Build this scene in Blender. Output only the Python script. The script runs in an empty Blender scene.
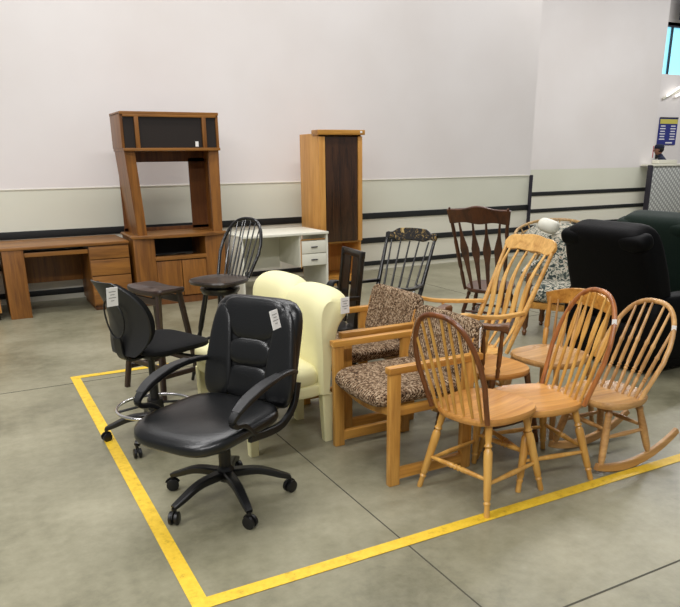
import bpy, bmesh, math, random
from mathutils import Vector, Matrix
random.seed(7)
PI = math.pi
C = bpy.context.scene.collection
S = bpy.context.scene

# ------------------------------------------------------------ camera, world, light, exposure
cam_d = bpy.data.cameras.new('camera'); cam = bpy.data.objects.new('camera', cam_d); C.objects.link(cam)
S.camera = cam
cam_d.sensor_fit = 'HORIZONTAL'; cam_d.sensor_width = 36.0
cam_d.lens = 688.7 / 680 * 36.0
cam_d.shift_y = (379.18 - 303.5) / 680
cam_d.clip_end = 200
YAW, TILT, ROLL = 0.48517, 0.31088, 0.011518
r = Vector((math.cos(YAW), -math.sin(YAW), 0)); ff = Vector((math.sin(YAW), math.cos(YAW), 0)); u = Vector((0, 0, 1))
fw = ff * math.cos(TILT) - u * math.sin(TILT); dn = -(u * math.cos(TILT) + ff * math.sin(TILT))
cr, sr = math.cos(ROLL), math.sin(ROLL)
rx = r * cr + dn * sr; dy = -r * sr + dn * cr
M = Matrix((rx, -dy, -fw)).transposed().to_4x4(); M.translation = Vector((0, 0, 1.6))
cam.matrix_world = M

S.view_settings.view_transform = 'Standard'; S.view_settings.look = 'None'
S.view_settings.gamma = 1.0; S.view_settings.use_curve_mapping = False
S.view_settings.exposure = 0.0

w = bpy.data.worlds.new('hall_light'); S.world = w; w.use_nodes = True
bg = w.node_tree.nodes['Background']; bg.inputs[0].default_value = (0.97, 0.98, 1.0, 1); bg.inputs[1].default_value = 0.29

def area(name, loc, sx, sy, power, col=(1, .985, .975), rot=(0, 0, 0)):
    d = bpy.data.lights.new(name, 'AREA'); d.shape = 'RECTANGLE'; d.size = sx; d.size_y = sy; d.energy = power; d.color = col
    o = bpy.data.objects.new(name, d); C.objects.link(o); o.location = loc; o.rotation_euler = rot; return o
area('hall_rows_and_fill', (-2.2, -2.0, 5.4), 7.0, 0.5, 500)
area('hall_rows_and_fill', (-2.6, 2.6, 5.0), 4.0, 0.5, 170)
area('hall_rows_and_fill', (1.8, 4.2, 6.0), 6.0, 0.5, 170)
area('hall_rows_and_fill', (2.6, 6.4, 6.2), 9.0, 0.5, 215)
area('hall_rows_and_fill', (19.0, 11.5, 6.2), 5.0, 0.6, 200)  # fill added to brighten the entrance wall, not a known lamp row
area('hall_rows_and_fill', (12.0, 8.0, 6.2), 8.0, 0.6, 350)  # extra light put in to lift the far wall, no fixture known here

# ------------------------------------------------------------ materials
def hx(c):
    f = lambda v: (v / 12.92 if v <= .04045 else ((v + .055) / 1.055) ** 2.4)
    return tuple(f(v / 255) for v in c) + (1,)
def base_mat(name):
    m = bpy.data.materials.new(name); m.use_nodes = True
    return m, m.node_tree, m.node_tree.nodes['Principled BSDF']
def plain(name, col, rough=.5, metal=0, bump=0, bs=200, spec=.5, coat=0):
    m, t, b = base_mat(name)
    b.inputs['Base Color'].default_value = hx(col); b.inputs['Roughness'].default_value = rough; b.inputs['Metallic'].default_value = metal
    b.inputs['Specular IOR Level'].default_value = spec
    b.inputs['Coat Weight'].default_value = coat
    tc = t.nodes.new('ShaderNodeTexCoord'); n = t.nodes.new('ShaderNodeTexNoise'); n.inputs['Scale'].default_value = bs; n.inputs['Detail'].default_value = 3
    t.links.new(tc.outputs['Object'], n.inputs['Vector'])
    if bump:
        bp = t.nodes.new('ShaderNodeBump'); bp.inputs['Strength'].default_value = bump; bp.inputs['Distance'].default_value = .004
        t.links.new(n.outputs['Fac'], bp.inputs['Height']); t.links.new(bp.outputs['Normal'], b.inputs['Normal'])
    return m
def ramp(t, fac, stops):
    r = t.nodes.new('ShaderNodeValToRGB')
    while len(r.color_ramp.elements) < len(stops): r.color_ramp.elements.new(.5)
    for e, (p, c) in zip(r.color_ramp.elements, stops): e.position = p; e.color = c
    t.links.new(fac, r.inputs[0]); return r
def wood(name, dark, light, axis='x', rough=.38, scale=14, stretch=.08, coat=.15):
    m, t, b = base_mat(name)
    tc = t.nodes.new('ShaderNodeTexCoord'); mp = t.nodes.new('ShaderNodeMapping')
    sc = [scale] * 3; sc['xyz'.index(axis)] = scale * stretch; mp.inputs['Scale'].default_value = sc
    n = t.nodes.new('ShaderNodeTexNoise'); n.inputs['Scale'].default_value = 1; n.inputs['Detail'].default_value = 6; n.inputs['Roughness'].default_value = .6; n.inputs['Distortion'].default_value = .6
    n2 = t.nodes.new('ShaderNodeTexNoise'); n2.inputs['Scale'].default_value = 5; n2.inputs['Detail'].default_value = 4
    mx = t.nodes.new('ShaderNodeMath'); mx.operation = 'MULTIPLY_ADD'; mx.inputs[1].default_value = .35
    t.links.new(tc.outputs['Object'], mp.inputs[0]); t.links.new(mp.outputs[0], n.inputs['Vector']); t.links.new(mp.outputs[0], n2.inputs['Vector'])
    t.links.new(n2.outputs['Fac'], mx.inputs[0]); t.links.new(n.outputs['Fac'], mx.inputs[2])
    r_ = ramp(t, mx.outputs[0], [(.42, hx(dark)), (.82, hx(light))])
    t.links.new(r_.outputs[0], b.inputs['Base Color']); b.inputs['Roughness'].default_value = rough; b.inputs['Coat Weight'].default_value = coat; b.inputs['Coat Roughness'].default_value = .25
    return m
MT = {}
MT['oakx'] = wood('golden_oak', (140, 86, 26), (204, 148, 66), 'x')
MT['oakz'] = wood('golden_oak_upright', (148, 94, 32), (208, 154, 74), 'z')
MT['pinex'] = wood('pale_pine', (178, 124, 52), (226, 178, 100), 'x')
MT['pinez'] = wood('pale_pine_upright', (178, 126, 54), (226, 180, 102), 'z')
MT['honey'] = wood('honey_maple', (158, 98, 38), (206, 150, 78), 'x', rough=.3)
MT['honeyz'] = wood('honey_maple_turned', (176, 120, 46), (212, 164, 84), 'z', rough=.3)
MT['hoop'] = wood('walnut_stained_hoop', (74, 36, 12), (124, 70, 28), 'z', rough=.3)
MT['hoop2'] = wood('chestnut_stained_hoop', (118, 62, 24), (176, 110, 54), 'z', rough=.3)
MT['rock'] = wood('faded_oak', (150, 104, 56), (204, 158, 98), 'x')
MT['rockz'] = wood('faded_oak_turned', (146, 102, 54), (208, 162, 100), 'z')
MT['walnut'] = wood('dark_walnut', (44, 21, 8), (88, 48, 22), 'z', rough=.3)
MT['capd'] = wood('brown_stained_rail', (66, 38, 18), (116, 74, 38), 'x', rough=.3)
MT['teak'] = wood('teak_veneer', (92, 52, 14), (146, 94, 34), 'z', rough=.45)
MT['teakx'] = wood('teak_veneer_lengthwise', (96, 56, 16), (154, 102, 40), 'x', rough=.45)
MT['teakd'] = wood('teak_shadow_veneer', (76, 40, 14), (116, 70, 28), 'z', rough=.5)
MT['oakcab'] = wood('oak_veneer', (184, 124, 52), (216, 160, 84), 'z', rough=.5)
MT['darkdoor'] = wood('smoked_door', (26, 15, 9), (70, 44, 26), 'z', rough=.25, scale=20)
MT['espr'] = wood('espresso_wood', (22, 12, 8), (52, 32, 22), 'x', rough=.35)
MT['espz'] = wood('espresso_wood_upright', (22, 12, 8), (48, 28, 20), 'z', rough=.35)
MT['blackwood'] = plain('black_lacquered_wood', (12, 10, 9), .3, coat=.3)
MT['blackseat'] = wood('worn_black_wood', (16, 13, 12), (62, 52, 44), 'x', rough=.3, scale=9)
MT['leather'] = plain('black_leather', (9, 10, 11), .28, bump=.25, bs=140, spec=.6)
MT['leather2'] = plain('black_upholstery', (3, 3, 4), .6, bump=.3, bs=60, spec=.12)
MT['green'] = plain('dark_green_upholstery', (8, 28, 20), .7, bump=.3, bs=50, spec=.3)
MT['plastic'] = plain('black_plastic', (13, 13, 14), .4, bump=.05, bs=400)
MT['plastic2'] = plain('dark_grey_plastic', (30, 30, 31), .45, bump=.05, bs=400)
MT['mesh'] = plain('black_woven_fabric', (9, 9, 10), .85, bump=.5, bs=500, spec=.2)
MT['chrome'] = plain('chrome', (215, 215, 215), .15, 1)
MT['cream'] = plain('cream_fabric', (232, 226, 178), .9, bump=.25, bs=300, spec=.15)
MT['white'] = plain('white_laminate', (226, 224, 208), .45)
MT['tag'] = plain('white_card', (240, 238, 234), .7)
MT['ink'] = plain('grey_print', (140, 138, 134), .7)
MT['black'] = plain('black_vinyl', (24, 26, 27), .5)
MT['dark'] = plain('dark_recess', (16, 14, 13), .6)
MT['steel'] = plain('dark_steel', (62, 60, 70), .4, .6)
MT['navy'] = plain('navy_cloth', (22, 30, 56), .85, bump=.2, bs=80)
MT['skin'] = plain('skin', (150, 104, 82), .6)
MT['hair'] = plain('dark_hair', (26, 20, 18), .7)
MT['rattan'] = wood('rattan', (140, 104, 58), (204, 168, 112), 'x', scale=40)
MT['red'] = plain('red_sign', (206, 52, 72), .5)
MT['blue'] = plain('blue_poster', (40, 48, 128), .5)
MT['yellow'] = plain('yellow_print', (206, 196, 92), .5)
MT['white2'] = plain('white_print', (232, 232, 238), .5)
MT['grout'] = plain('dark_joint', (70, 67, 56), .9)

def glass(name, col, rough=.08, alpha=1.0):
    m, t, b = base_mat(name); b.inputs['Base Color'].default_value = hx(col); b.inputs['Roughness'].default_value = rough
    b.inputs['Alpha'].default_value = alpha; return m
MT['smoke'] = glass('smoked_glass', (44, 38, 34), .12)

def wallpaint(name, c1, c2, rough=.6):
    m, t, b = base_mat(name); tc = t.nodes.new('ShaderNodeTexCoord')
    n = t.nodes.new('ShaderNodeTexNoise'); n.inputs['Scale'].default_value = .7; n.inputs['Detail'].default_value = 4
    t.links.new(tc.outputs['Object'], n.inputs['Vector'])
    r_ = ramp(t, n.outputs['Fac'], [(.35, hx(c1)), (.65, hx(c2))]); t.links.new(r_.outputs[0], b.inputs['Base Color'])
    b.inputs['Roughness'].default_value = rough
    n3 = t.nodes.new('ShaderNodeTexNoise'); n3.inputs['Scale'].default_value = 90; t.links.new(tc.outputs['Object'], n3.inputs['Vector'])
    bp = t.nodes.new('ShaderNodeBump'); bp.inputs['Strength'].default_value = .06; t.links.new(n3.outputs['Fac'], bp.inputs['Height']); t.links.new(bp.outputs['Normal'], b.inputs['Normal'])
    return m
MT['wall'] = wallpaint('wall_paint_white', (229, 223, 220), (235, 230, 228))
MT['dado'] = wallpaint('wall_panel_grey', (219, 219, 202), (225, 225, 209), .5)
MT['dado2'] = wallpaint('wall_panel_pale', (226, 223, 206), (230, 227, 212), .5)

def concrete():
    m, t, b = base_mat('sealed_concrete'); L = t.links.new
    tc = t.nodes.new('ShaderNodeTexCoord')
    def noise(s, d=5, r=.6):
        n = t.nodes.new('ShaderNodeTexNoise'); n.inputs['Scale'].default_value = s; n.inputs['Detail'].default_value = d; n.inputs['Roughness'].default_value = r
        L(tc.outputs['Object'], n.inputs['Vector']); return n
    a = noise(.9, 6, .62); c = noise(14, 5, .7)
    mx = t.nodes.new('ShaderNodeMath'); mx.operation = 'MULTIPLY_ADD'; mx.inputs[1].default_value = .35; L(c.outputs['Fac'], mx.inputs[0]); L(a.outputs['Fac'], mx.inputs[2])
    r_ = ramp(t, mx.outputs[0], [(.47, hx((98, 95, 74))), (.66, hx((131, 127, 104))), (.86, hx((154, 149, 126)))])
    L(r_.outputs[0], b.inputs['Base Color'])
    rr = ramp(t, a.outputs['Fac'], [(.3, (.30,) * 3 + (1,)), (.7, (.46,) * 3 + (1,))]); L(rr.outputs[0], b.inputs['Roughness'])
    bp = t.nodes.new('ShaderNodeBump'); bp.inputs['Strength'].default_value = .08; bp.inputs['Distance'].default_value = .01; L(c.outputs['Fac'], bp.inputs['Height']); L(bp.outputs['Normal'], b.inputs['Normal'])
    return m
MT['concrete'] = concrete()
def tape():
    m, t, b = base_mat('yellow_floor_tape'); L = t.links.new; tc = t.nodes.new('ShaderNodeTexCoord')
    n = t.nodes.new('ShaderNodeTexNoise'); n.inputs['Scale'].default_value = 22; n.inputs['Detail'].default_value = 8; n.inputs['Roughness'].default_value = .75; L(tc.outputs['Object'], n.inputs['Vector'])
    r_ = ramp(t, n.outputs['Fac'], [(.3, hx((178, 140, 40))), (.45, hx((222, 182, 44))), (.7, hx((236, 200, 62)))]); L(r_.outputs[0], b.inputs['Base Color']); b.inputs['Roughness'].default_value = .5
    return m
MT['tape'] = tape()
def tweed():
    m, t, b = base_mat('brown_tweed'); L = t.links.new; tc = t.nodes.new('ShaderNodeTexCoord')
    mp = t.nodes.new('ShaderNodeMapping'); mp.inputs['Scale'].default_value = (120, 85, 120); L(tc.outputs['Object'], mp.inputs[0])
    v = t.nodes.new('ShaderNodeTexVoronoi'); v.inputs['Scale'].default_value = 1.0; L(mp.outputs[0], v.inputs['Vector'])
    wv = t.nodes.new('ShaderNodeTexWave'); wv.bands_direction = 'DIAGONAL'; wv.inputs['Scale'].default_value = 34; wv.inputs['Distortion'].default_value = 5; wv.inputs['Detail'].default_value = 3; wv.inputs['Detail Scale'].default_value = 4; L(tc.outputs['Object'], wv.inputs['Vector'])
    sp = t.nodes.new('ShaderNodeSeparateColor'); L(v.outputs['Color'], sp.inputs[0])
    ad = t.nodes.new('ShaderNodeMath'); ad.operation = 'MULTIPLY_ADD'; ad.inputs[1].default_value = .55; L(sp.outputs[0], ad.inputs[0])
    m2 = t.nodes.new('ShaderNodeMath'); m2.operation = 'MULTIPLY'; m2.inputs[1].default_value = .45; L(wv.outputs['Fac'], m2.inputs[0]); L(m2.outputs[0], ad.inputs[2])
    r_ = ramp(t, ad.outputs[0], [(.12, hx((40, 30, 23))), (.38, hx((94, 72, 52))), (.6, hx((132, 108, 84))), (.85, hx((178, 158, 132)))])
    L(r_.outputs[0], b.inputs['Base Color']); b.inputs['Roughness'].default_value = .95; b.inputs['Specular IOR Level'].default_value = .1
    bp = t.nodes.new('ShaderNodeBump'); bp.inputs['Strength'].default_value = .5; bp.inputs['Distance'].default_value = .004; L(v.outputs['Distance'], bp.inputs['Height']); L(bp.outputs['Normal'], b.inputs['Normal'])
    return m
MT['tweed'] = tweed()
def floral():
    m, t, b = base_mat('floral_fabric'); L = t.links.new; tc = t.nodes.new('ShaderNodeTexCoord')
    n = t.nodes.new('ShaderNodeTexNoise'); n.inputs['Scale'].default_value = 22; n.inputs['Detail'].default_value = 4; n.inputs['Distortion'].default_value = 1.8; L(tc.outputs['Object'], n.inputs['Vector'])
    r_ = ramp(t, n.outputs['Fac'], [(.42, hx((48, 58, 56))), (.48, hx((110, 120, 108))), (.53, hx((190, 182, 162))), (.6, hx((206, 200, 184))), (.66, hx((150, 128, 104)))])
    L(r_.outputs[0], b.inputs['Base Color']); b.inputs['Roughness'].default_value = .9; return m
MT['floral'] = floral()
def crestmat():
    m, t, b = base_mat('stencilled_black_wood'); L = t.links.new; tc = t.nodes.new('ShaderNodeTexCoord')
    n = t.nodes.new('ShaderNodeTexNoise'); n.inputs['Scale'].default_value = 26; n.inputs['Detail'].default_value = 4; n.inputs['Distortion'].default_value = 1.5; L(tc.outputs['Object'], n.inputs['Vector'])
    r_ = ramp(t, n.outputs['Fac'], [(.54, hx((20, 17, 15))), (.6, hx((118, 96, 54))), (.7, hx((176, 152, 96)))]); L(r_.outputs[0], b.inputs['Base Color']); b.inputs['Roughness'].default_value = .35; return m
MT['stencil'] = crestmat()
def lattice():
    m, t, b = base_mat('grey_woven_screen'); L = t.links.new; tc = t.nodes.new('ShaderNodeTexCoord')
    def band(rot, sc):
        mp = t.nodes.new('ShaderNodeMapping'); mp.inputs['Rotation'].default_value = (0, rot, 0); L(tc.outputs['Object'], mp.inputs[0])
        wv = t.nodes.new('ShaderNodeTexWave'); wv.bands_direction = 'X'; wv.inputs['Scale'].default_value = sc; wv.inputs['Distortion'].default_value = .6; L(mp.outputs[0], wv.inputs['Vector']); return wv
    a = band(.9, 3.2); c = band(-.6, 4.0)
    mn = t.nodes.new('ShaderNodeMath'); mn.operation = 'MULTIPLY'; L(a.outputs['Fac'], mn.inputs[0]); L(c.outputs['Fac'], mn.inputs[1])
    r_ = ramp(t, mn.outputs[0], [(.05, hx((146, 148, 146))), (.5, hx((206, 208, 204)))]); L(r_.outputs[0], b.inputs['Base Color']); b.inputs['Roughness'].default_value = .6; return m
MT['lattice'] = lattice()
def emis(name, col, s):
    m, t, b = base_mat(name); b.inputs['Base Color'].default_value = hx(col); b.inputs['Emission Color'].default_value = hx(col); b.inputs['Emission Strength'].default_value = s; return m
MT['sky'] = emis('daylight_sky', (150, 226, 246), 1.0)
MT['tube'] = emis('lit_tube', (255, 253, 246), 1.1)

# ------------------------------------------------------------ mesh builder
class MB:
    def __init__(s): s.bm = bmesh.new()
    def _faces(s, vs, fs):
        V = [s.bm.verts.new(v) for v in vs]
        for f in fs:
            try: s.bm.faces.new([V[i] for i in f])
            except ValueError: pass
        return V
    def box(s, c, d, rot=None, bev=.004):
        g = bmesh.ops.create_cube(s.bm, size=1)['verts']
        for v in g: v.co = Vector((v.co.x * d[0], v.co.y * d[1], v.co.z * d[2]))
        if bev:
            es = list({e for v in g for e in v.link_edges})
            bev = min(bev, min(d) * .35)
            r_ = bmesh.ops.bevel(s.bm, geom=es, offset=bev, segments=2, affect='EDGES', profile=.6)
            g = list({v for f in r_['faces'] for v in f.verts})
            st = list(g); seen = set(g)
            while st:
                q = st.pop()
                for e in q.link_edges:
                    o = e.other_vert(q)
                    if o not in seen: seen.add(o); st.append(o)
            g = list(seen)
        R = rot if rot is not None else Matrix.Identity(3)
        if isinstance(R, tuple):
            from mathutils import Euler
            R = Euler(R).to_matrix()
        for v in g: v.co = R @ v.co + Vector(c)
        return s
    def sweep(s, pts, sec, up=(0, 0, 1), closed=False, cap=True):
        """sec: fn(t)-> list of (a,b) offsets; a along side, b along normal-up"""
        P = [Vector(p) for p in pts]; n = len(P); rings = []; upv = Vector(up)
        prev = None
        for i in range(n):
            if closed: t = P[(i + 1) % n] - P[i - 1]
            else: t = P[min(i + 1, n - 1)] - P[max(i - 1, 0)]
            t.normalize()
            side = t.cross(upv)
            if side.length < .05: side = prev if prev is not None else Vector((1, 0, 0))
            side = side - t * side.dot(t); side.normalize()
            if prev is not None and side.dot(prev) < 0 and False: side = -side
            prev = side; nn = side.cross(t); nn.normalize()
            rings.append([s.bm.verts.new(P[i] + side * a + nn * b) for a, b in sec(i / (n - 1))])
        m = len(rings[0])
        for i in range(n if closed else n - 1):
            A = rings[i]; B = rings[(i + 1) % n]
            for k in range(m): s.bm.faces.new((A[k], A[(k + 1) % m], B[(k + 1) % m], B[k]))
        if cap and not closed:
            s.bm.faces.new(rings[0][::-1]); s.bm.faces.new(rings[-1])
        return s
    def tube(s, pts, r_, n=10, closed=False, up=(0, 0, 1), k=1.0):
        rf = r_ if callable(r_) else (lambda t: r_)
        return s.sweep(pts, lambda t: [(rf(t) * math.cos(2 * PI * j / n), k * rf(t) * math.sin(2 * PI * j / n)) for j in range(n)], up, closed)
    def rail(s, pts, wd, h, up=(0, 0, 1), closed=False):
        wf = wd if callable(wd) else (lambda t: wd); hf = h if callable(h) else (lambda t: h)
        def sec(t):
            a, b = wf(t) / 2, hf(t) / 2; c = min(a, b) * .35
            return [(a, -b + c), (a, b - c), (a - c, b), (-a + c, b), (-a, b - c), (-a, -b + c), (-a + c, -b), (a - c, -b)]
        return s.sweep(pts, sec, up, closed)
    def turned(s, p0, p1, prof, n=14):
        p0 = Vector(p0); p1 = Vector(p1); d = p1 - p0
        ts = [p[0] for p in prof]
        pts = [p0 + d * t for t in ts]; ax = d.normalized()
        ref = Vector((1, 0, 0)) if abs(ax.x) < .8 else Vector((0, 1, 0))
        a = ax.cross(ref).normalized(); b = ax.cross(a)
        rings = [[s.bm.verts.new(q + (a * math.cos(2 * PI * j / n) + b * math.sin(2 * PI * j / n)) * pr[1]) for j in range(n)] for q, pr in zip(pts, prof)]
        for A, B in zip(rings, rings[1:]):
            for k in range(n): s.bm.faces.new((A[k], B[k], B[(k + 1) % n], A[(k + 1) % n]))
        s.bm.faces.new(rings[0]); s.bm.faces.new(rings[-1][::-1])
        return s
    def slab(s, out, z0, z1, bev=.006, dish=0, zf=None):
        """horizontal slab from outline, optional dished top"""
        n = len(out); cx = sum(p[0] for p in out) / n; cy = sum(p[1] for p in out) / n
        lay = [(1 - 3 * bev, z0), (1, z0 + bev * 1.3), (1, z1 - bev), (1 - 2.0 * bev, z1), (.8, z1 - dish * .55), (.5, z1 - dish), (.25, z1 - dish)]
        rings = []
        for k, z in lay:
            rings.append([s.bm.verts.new((cx + (x - cx) * k, cy + (y - cy) * k, z + (zf(x, y) if zf else 0) * (1 if k > .4 else k * 2))) for x, y in out])
        for A, B in zip(rings, rings[1:]):
            for j in range(n): s.bm.faces.new((A[j], A[(j + 1) % n], B[(j + 1) % n], B[j]))
        s.bm.faces.new(rings[0][::-1]); s.bm.faces.new(rings[-1])
        return s
    def pillow(s, c, d, e=5, rot=None, fn=None, cuts=7):
        """rounded cushion: super-ellipsoid; d full sizes; fn(v)->v local deform in unit cube space"""
        before = set(s.bm.verts)
        g = bmesh.ops.create_cube(s.bm, size=2)['verts']
        es = list({x for v in g for x in v.link_edges})
        bmesh.ops.subdivide_edges(s.bm, edges=es, cuts=cuts, use_grid_fill=True)
        seen = [v for v in s.bm.verts if v not in before]
        if isinstance(rot, tuple):
            from mathutils import Euler
            rot = Euler(rot).to_matrix()
        R = rot if rot is not None else Matrix.Identity(3)
        ex = e if isinstance(e, tuple) else (e, e, e)
        for v in seen:
            p = v.co
            nrm = (abs(p.x) ** ex[0] + abs(p.y) ** ex[1] + abs(p.z) ** ex[2]) ** (1 / (sum(ex) / 3))
            q = p / nrm
            if fn: q = fn(q.copy())
            v.co = R @ Vector((q.x * d[0] / 2, q.y * d[1] / 2, q.z * d[2] / 2)) + Vector(c)
        return s
    def prism(s, out, axis, a0, a1):
        """outline (u,v) extruded along axis: axis 'x' -> (y,z); 'y' -> (x,z); 'z' -> (x,y)"""
        def P(p, a): return {'x': (a, p[0], p[1]), 'y': (p[0], a, p[1]), 'z': (p[0], p[1], a)}[axis]
        A = [s.bm.verts.new(P(p, a0)) for p in out]; B = [s.bm.verts.new(P(p, a1)) for p in out]; n = len(out)
        for k in range(n): s.bm.faces.new((A[k], A[(k + 1) % n], B[(k + 1) % n], B[k]))
        s.bm.faces.new(A[::-1]); s.bm.faces.new(B); return s
    def ball(s, c, r_, k=(1, 1, 1), seg=14):
        g = bmesh.ops.create_uvsphere(s.bm, u_segments=seg, v_segments=max(6, seg // 2 + 1), radius=1)['verts']
        for v in g: v.co = Vector((v.co.x * r_ * k[0], v.co.y * r_ * k[1], v.co.z * r_ * k[2])) + Vector(c)
        return s
    def build(s, name, mat, parent=None, angle=38):
        bmesh.ops.recalc_face_normals(s.bm, faces=s.bm.faces)
        me = bpy.data.meshes.new(name); s.bm.to_mesh(me); s.bm.free()
        for p in me.polygons: p.use_smooth = True
        me.set_sharp_from_angle(angle=math.radians(angle))
        me.materials.append(MT[mat])
        o = bpy.data.objects.new(name, me); C.objects.link(o)
        if parent: o.parent = parent
        return o
def tag(o, label, cat, group=None):
    o['label'] = label; o['category'] = cat
    if group: o['group'] = group
    return o
def thing(name, label, cat, loc=(0, 0, 0), deg=0, group=None):
    o = bpy.data.objects.new(name, None); C.objects.link(o); o.empty_display_size = .1
    o.location = loc; o.rotation_euler = (0, 0, math.radians(deg)); return tag(o, label, cat, group)
def struct(o): o['kind'] = 'structure'; return o
def kids(o): return [c for c in bpy.data.objects if c.parent is o]
def copy_tree(o, parent=None):
    c = o.copy(); C.objects.link(c); c.parent = parent
    for ch in kids(o): copy_tree(ch, c)
    return c
def arc(n, f): return [f(i / (n - 1)) for i in range(n)]
def bez(p, n=16):
    """catmull-rom through points"""
    P = [Vector(q) for q in p]; P = [P[0] * 2 - P[1]] + P + [P[-1] * 2 - P[-2]]; out = []
    for i in range(1, len(P) - 2):
        for k in range(n):
            t = k / n; a, b, c, d = P[i - 1:i + 3]
            out.append(.5 * ((2 * b) + (-a + c) * t + (2 * a - 5 * b + 4 * c - d) * t * t + (-a + 3 * b - 3 * c + d) * t ** 3))
    out.append(P[-2]); return out
def lerp(a, b, t): return tuple(x + (y - x) * t for x, y in zip(a, b))

# ------------------------------------------------------------ the setting
struct(MB().box((8, 7, -.05), (40, 34, .1), bev=0).build('floor', 'concrete'))
j = MB()
for X in (-2.3, 1.475, 5.25, 9.0): j.box((X, 4, .0006), (.006, 18, .0012), bev=0)
for Y in (1.54, 5.32): j.box((6, Y, .0006), (22, .008, .0012), bev=0)
struct(j.build('trim_1', 'grout'))
# painted rectangle
T = .066
fr = MB()
fr.box((.56, 3.84, .0024), (T, 3.30, .0014), bev=0)
fr.box((3.6, 2.21, .0026), (6.1, T, .0014), bev=0)
fr.box((1.9, 5.46, .0026), (2.7, T, .0014), bev=0)
fl_tape = fr.build('floor_tape', 'tape'); tag(fl_tape, 'yellow tape outline marked on the concrete floor around the chairs', 'floor tape')

# left back wall ends at x=8.25 ; second wall set further back ; far wall beyond
def wall(name, x0, x1, y, zsplit, th=.12, z1=6.4):
    o = struct(MB().box(((x0 + x1) / 2, y + th / 2, (zsplit + z1) / 2), (x1 - x0, th, z1 - zsplit), bev=0).build(name, 'wall')); return o
wall('wall_back', -6, 8.25, 8.9, 1.29)
struct(MB().box((1.125, 8.955, 1.06), (14.25, .11, .46), bev=0).build('trim_2', 'dado'))
struct(MB().box((1.125, 8.955, .415), (14.25, .11, .83), bev=0).build('trim_3', 'dado2'))
for i, (z0, z1) in enumerate(((.745, .83), (.395, .475), (.065, .13))):
    struct(MB().box((1.125, 8.893, (z0 + z1) / 2), (14.25, .014, z1 - z0), bev=.003).build('baseboard_back' if z0 < .1 else 'trim_%d' % (4 + i), 'black'))
struct(MB().box((1.125, 8.896, 1.294), (14.25, .008, .01), bev=0).build('trim_6', 'white'))
struct(MB().box((8.25, 8.93, .65), (.035, .16, 1.3), bev=.004).build('trim_7', 'steel'))
wall('wall_far', 7.6, 14.62, 11.8, 1.31)
struct(MB().box((11.11, 11.855, 1.07), (7.02, .11, .48), bev=0).build('trim_8', 'dado'))
struct(MB().box((11.11, 11.856, .415), (7.02, .11, .83), bev=0).build('trim_9', 'dado2'))
for i, (z0, z1) in enumerate(((.755, .84), (.395, .475), (.065, .13))):
    struct(MB().box((11.11, 11.793, (z0 + z1) / 2), (7.02, .014, z1 - z0), bev=.003).build('baseboard_far' if z0 < .1 else 'trim_%d' % (10 + i), 'black'))
struct(MB().box((8.31, 10.4, 3.2), (.1, 2.76, 6.4), bev=0).build('wall_left', 'wall'))
struct(MB().box((14.68, 13.45, 3.2), (.12, 3.3, 6.4), bev=0).build('wall_right', 'wall'))
# entrance wall with a high window
def wall_hole(x0, x1, y, z1, hx0, hx1, hz0, hz1):
    m = MB()
    for a, b, c, d in ((x0, hx0, 0, z1), (hx1, x1, 0, z1), (hx0, hx1, 0, hz0), (hx0, hx1, hz1, z1)):
        m.box(((a + b) / 2, y + .1, (c + d) / 2), (b - a, .2, d - c), bev=0)
    return m.build('wall_entrance', 'wall')
struct(wall_hole(14.74, 30, 15, 7.5, 18.45, 22.5, 3.85, 5.15))
wn = struct(MB().box((20.47, 15.12, 4.5), (4.05, .02, 1.3), bev=0).build('window_1', 'sky'))
m = MB()
for x in (18.47, 19.0, 20.0, 21.0, 22.0): m.box((x, 15.04, 4.5), (.045, .06, 1.3), bev=0)
m.box((20.47, 15.04, 5.17), (4.1, .08, .12), bev=0)
o = m.build('window_frame', 'steel'); o.parent = wn
bl = MB()
for k in range(7): bl.box((20.9, 14.72, 5.30 + k * .11), (4.1, .05, .1), bev=.01)
tag(bl.build('roller_shutter', 'steel'), 'grey rolled shutter box above the high window at the right edge', 'shutter')
# poster
ps = thing('wall_poster', 'blue poster with yellow heading on the far wall above the counter', 'poster', (19.27, 14.985, 1.87))
MB().box((0, 0, .39), (.82, .02, .78), bev=0).build('poster_sheet', 'blue', ps)
MB().box((0, -.014, .67), (.78, .01, .13), bev=0).build('heading', 'yellow', ps)
m = MB()
for k in range(6):
    for sx in (-.24, .22): m.box((sx, -.014, .54 - k * .075), (.2 + .04 * (k % 2), .01, .03), bev=0)
m.box((.1, -.014, .06), (.3, .01, .04), bev=0)
m.build('printed_lines', 'white2', ps)
m = MB().box((0, -.014, .775), (.82, .012, .03), bev=0); m.build('poster_edge', 'dark', ps)
for (x, z, nm, mt, lb, d) in ((18.66, 1.67, 'red_notice', 'red', 'small red sign left of the blue poster', (.17, .02, .34)), (18.92, 1.58, 'alarm_box', 'dark', 'tiny dark red box beside the red sign on the far wall', (.1, .04, .22))):
    q = MB().box((x, 14.985, z), d, bev=.005); o = q.build(nm, mt); tag(o, lb, 'sign' if 'red_n' in nm else 'box')
tl = thing('strip_lights', 'pair of slanted white tube lights below the window at far right', 'light fitting', (19.3, 14.9, 3.3))
for k in range(2):
    MB().tube([(-.35 + k * .4, 0, -.05), (.15 + k * .55, 0, .2)], .035, 8).build('tube', 'tube', tl)
MB().box((.15, .05, .1), (1.3, .03, .06), rot=(0, -.35, 0)).build('mounting_bar', 'white', tl)

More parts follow.
